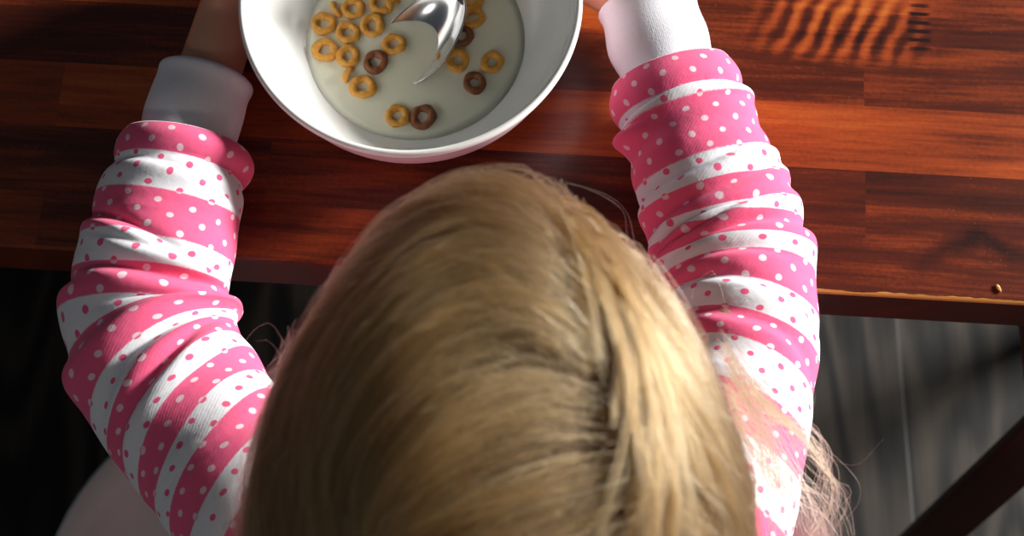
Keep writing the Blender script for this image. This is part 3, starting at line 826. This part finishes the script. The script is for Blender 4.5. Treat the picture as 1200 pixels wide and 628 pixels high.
guides2 = [(660, 225, .7, .7), (695, 262, .62, .78), (722, 318, .5, .86), (752, 380, .4, .92), (768, 440, .15, .99), (772, 500, 0, 1), (768, 560, 0, 1), (765, 628, 0, 1)]
def guide_set(gs):
    a_, d_ = [], []
    for u, v, du, dv in gs:
        n_ = math.hypot(du, dv); a, b = hit(u, v), hit(u + du / n_ * 6, v + dv / n_ * 6)
        if a is not None and b is not None: a_.append(a); d_.append((b - a) / np.linalg.norm(b - a))
    return np.array(a_), np.array(d_)
def taper(p):
    p = np.array(p, float); y = np.clip((p[..., 1] - HCn[1] + 0.01) / 0.115, 0, 1.0)
    z = np.clip((p[..., 2] - HCn[2] + 0.05) / 0.05, 0, 1)
    p[..., 0] = HCn[0] + (p[..., 0] - HCn[0]) * (1 - 0.13 * y * z) - 0.003 * z
    return p
def nrm_(v): return v / (np.linalg.norm(v, axis=-1, keepdims=True) + 1e-12)
def surf_normal(p): return nrm_((p - HCn) / HA ** 2)
def field(p):
    n = surf_normal(p)
    d2 = ((p[:, None] - gp[None]) ** 2).sum(-1)
    w = np.exp(-d2 / (2 * 0.016 ** 2)); wg = np.exp(-d2.min(1) / (2 * 0.030 ** 2))[:, None]
    f = (w[..., None] * gd[None]).sum(1) / (w.sum(1)[:, None] + 1e-9)
    side = np.stack([np.sign(p[:, 0] - HCn[0]) * 0.35, -0.25 * np.ones(len(p)), -1.0 * np.ones(len(p))], 1)
    f = f * wg + side * (1 - wg) * 0.9
    f -= (f * n).sum(1, keepdims=True) * n
    return nrm_(f)
rng = np.random.RandomState(7)
def trace(root, length, off, npts, jit, wave=0.0):
    N = len(root); step = length / (npts - 1)
    pts = np.zeros((N, npts, 3)); p = root.copy(); pts[:, 0] = p
    vel = field(p)
    dev = rng.normal(0, jit, (N, 3)); wph = rng.uniform(0, 6.28, (N, 1)); wfr = rng.uniform(0.35, 0.8, (N, 1))
    for i in range(1, npts):
        f = field(p)
        q = (p - HCn) / HA; k = np.linalg.norm(q, axis=1, keepdims=True)
        below = np.clip((HCn[2] - 0.02 - p[:, 2]) / 0.04, 0, 1)[:, None]
        f = nrm_(f * (1 - below) + np.array([0, -0.1, -1.0]) * below)
        vel = nrm_(vel * 0.45 + f * 0.55 + dev * 0.35)
        if wave: 
            n = surf_normal(p); vel = nrm_(vel + np.cross(n, vel) * np.sin(wph + i * wfr) * wave)
        p = p + vel * step[:, None]
        A = HA + off[:, None] * min(1.0, i / 4.0)
        q = (p - HCn) / A; k = np.linalg.norm(q, axis=1, keepdims=True)
        target = HCn + (p - HCn) / k
        inside = k < 1
        up = np.clip((p[:, 2] - (HCn[2] - 0.03)) / 0.05, 0, 1)[:, None]
        p = np.where(inside, target, p + (target - p) * up * 0.8)
        # come to rest on the shoulders
        p[:, 2] = np.maximum(p[:, 2], 0.846 - 0.35 * np.clip(np.abs(p[:, 0]) - 0.05, 0, 1))
        pts[:, i] = p
    return pts
def roots(N, back_bias=True):
    d = nrm_(rng.normal(size=(N * 3, 3)))
    loc = d @ np.array(HR.transposed()).T          # head frame
    ok = ~((loc[:, 1] > 0.35) & (loc[:, 2] < 0.38)) & (loc[:, 2] > -0.62) & (d[:, 2] > -0.55)
    d = d[ok][:N]
    return HCn + d * (HA - 0.004) * 0.985
NPTS = 20
def make_hair(N, NC, seed):
    r = roots(N); cr_ = roots(NC)
    L_ = rng.uniform(0.075, 0.135, len(r)); off = rng.uniform(-0.002, 0.0045, len(r)) + rng.exponential(0.0006, len(r))
    P_ = trace(r, L_, off, NPTS, 0.16)
    Lc = rng.uniform(0.10, 0.135, len(cr_)); Pc = trace(cr_, Lc, rng.uniform(0.0, 0.0062, len(cr_)), NPTS, 0.26)
    idx = np.zeros(len(r), int)
    for i in range(0, len(r), 2000):
        idx[i:i + 2000] = ((r[i:i + 2000, None] - cr_[None]) ** 2).sum(-1).argmin(1)
    t = np.linspace(0, 1, NPTS)[None, :, None]
    rt = (L_ / Lc[idx])[:, None]
    ii = np.clip(np.arange(NPTS)[None] * rt, 0, NPTS - 1); lo = np.floor(ii).astype(int); hi = np.minimum(lo + 1, NPTS - 1); fr = (ii - lo)[..., None]
    G_ = Pc[idx[:, None], lo] * (1 - fr) + Pc[idx[:, None], hi] * fr
    global TONE
    ct = rng.uniform(0, 1, len(cr_)); TONE = np.clip(0.5 + (ct[idx] - 0.5) * 0.85 + rng.normal(0, 0.24, len(r)), 0, 1)
    k = 0.86 * np.clip(t * 1.6, 0, 1) * rng.uniform(0.6, 1.1, (len(r), 1, 1))
    return taper(P_ * (1 - k) + G_ * k)
def curves_object(name, plist, radius, mat, parent, tone):
    hc = bpy.data.hair_curves.new(name)
    sizes = [len(p) for p in plist]; hc.add_curves(sizes)
    pos = np.concatenate(plist).astype(np.float32)
    hc.attributes['position'].data.foreach_set('vector', pos.reshape(-1))
    rd = np.concatenate([np.linspace(1, 0.35, n) * (radius if np.isscalar(radius) else radius[i]) for i, n in enumerate(sizes)]).astype(np.float32)
    at = hc.attributes.get('radius') or hc.attributes.new('radius', 'FLOAT', 'POINT')
    at.data.foreach_set('value', rd)
    at = hc.attributes.new('tone', 'FLOAT', 'POINT'); at.data.foreach_set('value', np.concatenate([np.linspace(tone[i] * 0.92, tone[i] * 0.92 + 0.06, n) for i, n in enumerate(sizes)]).astype(np.float32))
    hc.materials.append(mat)
    o = bpy.data.objects.new(name, hc); C.objects.link(o); o.parent = parent
    return o
# hair mass: the volume of hair round the head, down to the collar
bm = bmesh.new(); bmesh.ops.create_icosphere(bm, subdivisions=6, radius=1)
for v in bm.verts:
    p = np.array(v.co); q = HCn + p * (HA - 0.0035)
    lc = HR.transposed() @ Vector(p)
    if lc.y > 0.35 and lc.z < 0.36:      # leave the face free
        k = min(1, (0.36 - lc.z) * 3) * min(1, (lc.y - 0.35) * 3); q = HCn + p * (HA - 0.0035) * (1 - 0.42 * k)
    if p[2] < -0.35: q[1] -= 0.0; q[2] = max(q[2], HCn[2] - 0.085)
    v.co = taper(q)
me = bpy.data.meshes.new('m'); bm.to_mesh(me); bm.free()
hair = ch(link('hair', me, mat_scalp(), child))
M_hair = mat_hair()
allp = make_hair(26000, 520, 1)
tone0 = list(TONE)
allp = [p for p in allp]
# hair brushed along the top of the parting, covering it
main_g = (gp, gd); gp, gd = guide_set(guides2)
seam, _ = catmull([(u, v, 0) for u, v, _a, _b in guides2], 60)
for count, grp in ((70, 34),):
    for c_ in range(count):
        q = seam[int(40 * rng.uniform(0, 1) ** 0.9)]; k0 = hit(q[0] + rng.normal(0, 11), q[1] + rng.normal(0, 8))
        if k0 is None: continue
        r_ = k0 + rng.normal(0, 0.0016, (grp, 3)); q_ = (r_ - HCn) / HA; q_ /= np.linalg.norm(q_, axis=1, keepdims=True)
        lead = trace((HCn + q_[:1] * (HA - 0.002)), np.array([rng.uniform(0.05, 0.085)]), np.array([rng.uniform(0.002, 0.006)]), NPTS, 0.35)
        t_ = np.linspace(0, 1, NPTS)[None, :, None]
        lk = lead + (HCn + q_ * (HA - 0.002) - lead[:, 0])[:, None] * (1 - 0.6 * t_) + rng.normal(0, 0.0007, (grp, 1, 3)) * t_
        lk = lk[:, :max(8, int(NPTS * rng.uniform(0.6, 1.0)))]
        allp += [p for p in taper(lk)]; tone0 += list(np.clip(rng.uniform(0.25, 0.85) + rng.normal(0, 0.18, grp), 0, 1))
gp, gd = main_g
rad = [0.000088 * rng.uniform(0.7, 1.3) for _ in allp]
# single lighter strands lying loose on top, hair glints put into their tone
r_ = roots(900); px_ = taper(trace(r_, rng.uniform(0.05, 0.11, len(r_)), rng.uniform(0.0042, 0.0075, len(r_)), NPTS, 0.28))
allp += [p for p in px_]; tone0 += list(rng.uniform(0.65, 1.0, len(r_))); rad += [0.00015 * rng.uniform(0.6, 1.2) for _ in r_]
# loose strands: traced in pixels at a height near the shoulders
def wisp(pix, n=24):
    rows = []
    for (u, v, z) in pix:
        p = P(u, v, z); rows.append((p.x, p.y, p.z))
    r, _ = catmull(rows, n); return r
W = random.Random(11)
for k in range(130):      # lock over the shoulder at the right
    j = lambda a: W.gauss(0, a)
    b = W.uniform(0, 1); bo_ = W.uniform(-0.2, 1)
    e = 905 + 75 * bo_ + j(9)
    allp.append(wisp([(852 + j(6), 400 + 90 * b + j(8), 0.955), (880 + 14 * bo_ + j(6), 455 + 80 * b + j(8), 0.90), (905 + 24 * bo_ + j(8), 530 + 45 * b + j(6), 0.868), (e, 600 + j(10), 0.856), (e + 8 + j(12), 665, 0.850)])); rad.append(0.00011)
for k in range(34):       # flyaways over the sleeve and past it
    j = lambda a: W.gauss(0, a)
    u0, v0 = 850 + j(10), W.uniform(380, 500)
    allp.append(wisp([(u0, v0, 0.95), (u0 + 42 + j(6), v0 + 40 + j(8), 0.91), (u0 + 78 + j(14), v0 + 90 + j(12), 0.885), (u0 + 98 + j(24), v0 + 150 + j(14), 0.87), (u0 + 92 + j(38), v0 + 225 + j(14), 0.86)])); rad.append(0.00006)
for k in range(46):       # the curl that swings out past the sleeve
    j = lambda a: W.gauss(0, a)
    a_, b_, c_ = j(7), j(6), j(5)
    allp.append(wisp([(876 + a_, 452 + b_, .925), (906 + a_, 486 + c_, .905), (938 + b_, 506 + a_, .89), (966 + c_, 540 + a_, .88), (972 + a_ * 1.5, 585 + c_, .87), (952 + c_ * 2.5, 640 + b_, .865)])); rad.append(0.00012)
for pix in ([(905, 470, .90), (950, 520, .88), (1000, 545, .88), (1035, 515, .885)], [(900, 470, .90), (955, 505, .88), (975, 560, .87), (960, 600, .86)], [(930, 420, .9), (955, 460, .88), (945, 500, .88)],
            [(830, 330, .96), (812, 350, .93), (815, 335, .93), (835, 318, .93), (850, 360, .93), (840, 395, .95)],
            [(745, 290, .93), (735, 250, .92), (710, 228, .92), (660, 212, .94)], [(735, 275, .93), (728, 245, .92), (690, 222, .93), (640, 210, .95)],
            [(335, 405, .95), (318, 380, .92), (300, 385, .91), (286, 402, .90)], [(332, 420, .95), (315, 400, .92), (300, 400, .91)],
            [(330, 470, .93), (300, 468, .90), (280, 480, .89), (270, 520, .88)], [(325, 500, .93), (290, 500, .90), (262, 540, .88), (250, 600, .87)]):
    allp.append(wisp(pix)); rad.append(0.00005)
for k in range(130):      # lock on the left shoulder
    j = lambda a: W.gauss(0, a)
    b = W.uniform(0, 1)
    allp.append(wisp([(340 - 25 * b + j(5), 390 + 120 * b + j(8), 0.945), (318 - 22 * b + j(7), 460 + 80 * b + j(8), 0.905), (300 - 16 * b + j(10), 540 + 45 * b + j(6), 0.875), (292 + j(16), 610 + j(10), 0.860), (288 + j(20), 670, 0.855)])); rad.append(0.00005)
n_loose = len(r_)
tones = [0.5 * q for q in tone0[:-n_loose]] + [0.75 * q for q in tone0[-n_loose:]] + [0.95 + 0.1 * math.sin(k * 1.7) for k in range(len(allp) - len(tone0))]
hs = ch(curves_object('hair_strands', allp, rad, M_hair, child, tones))
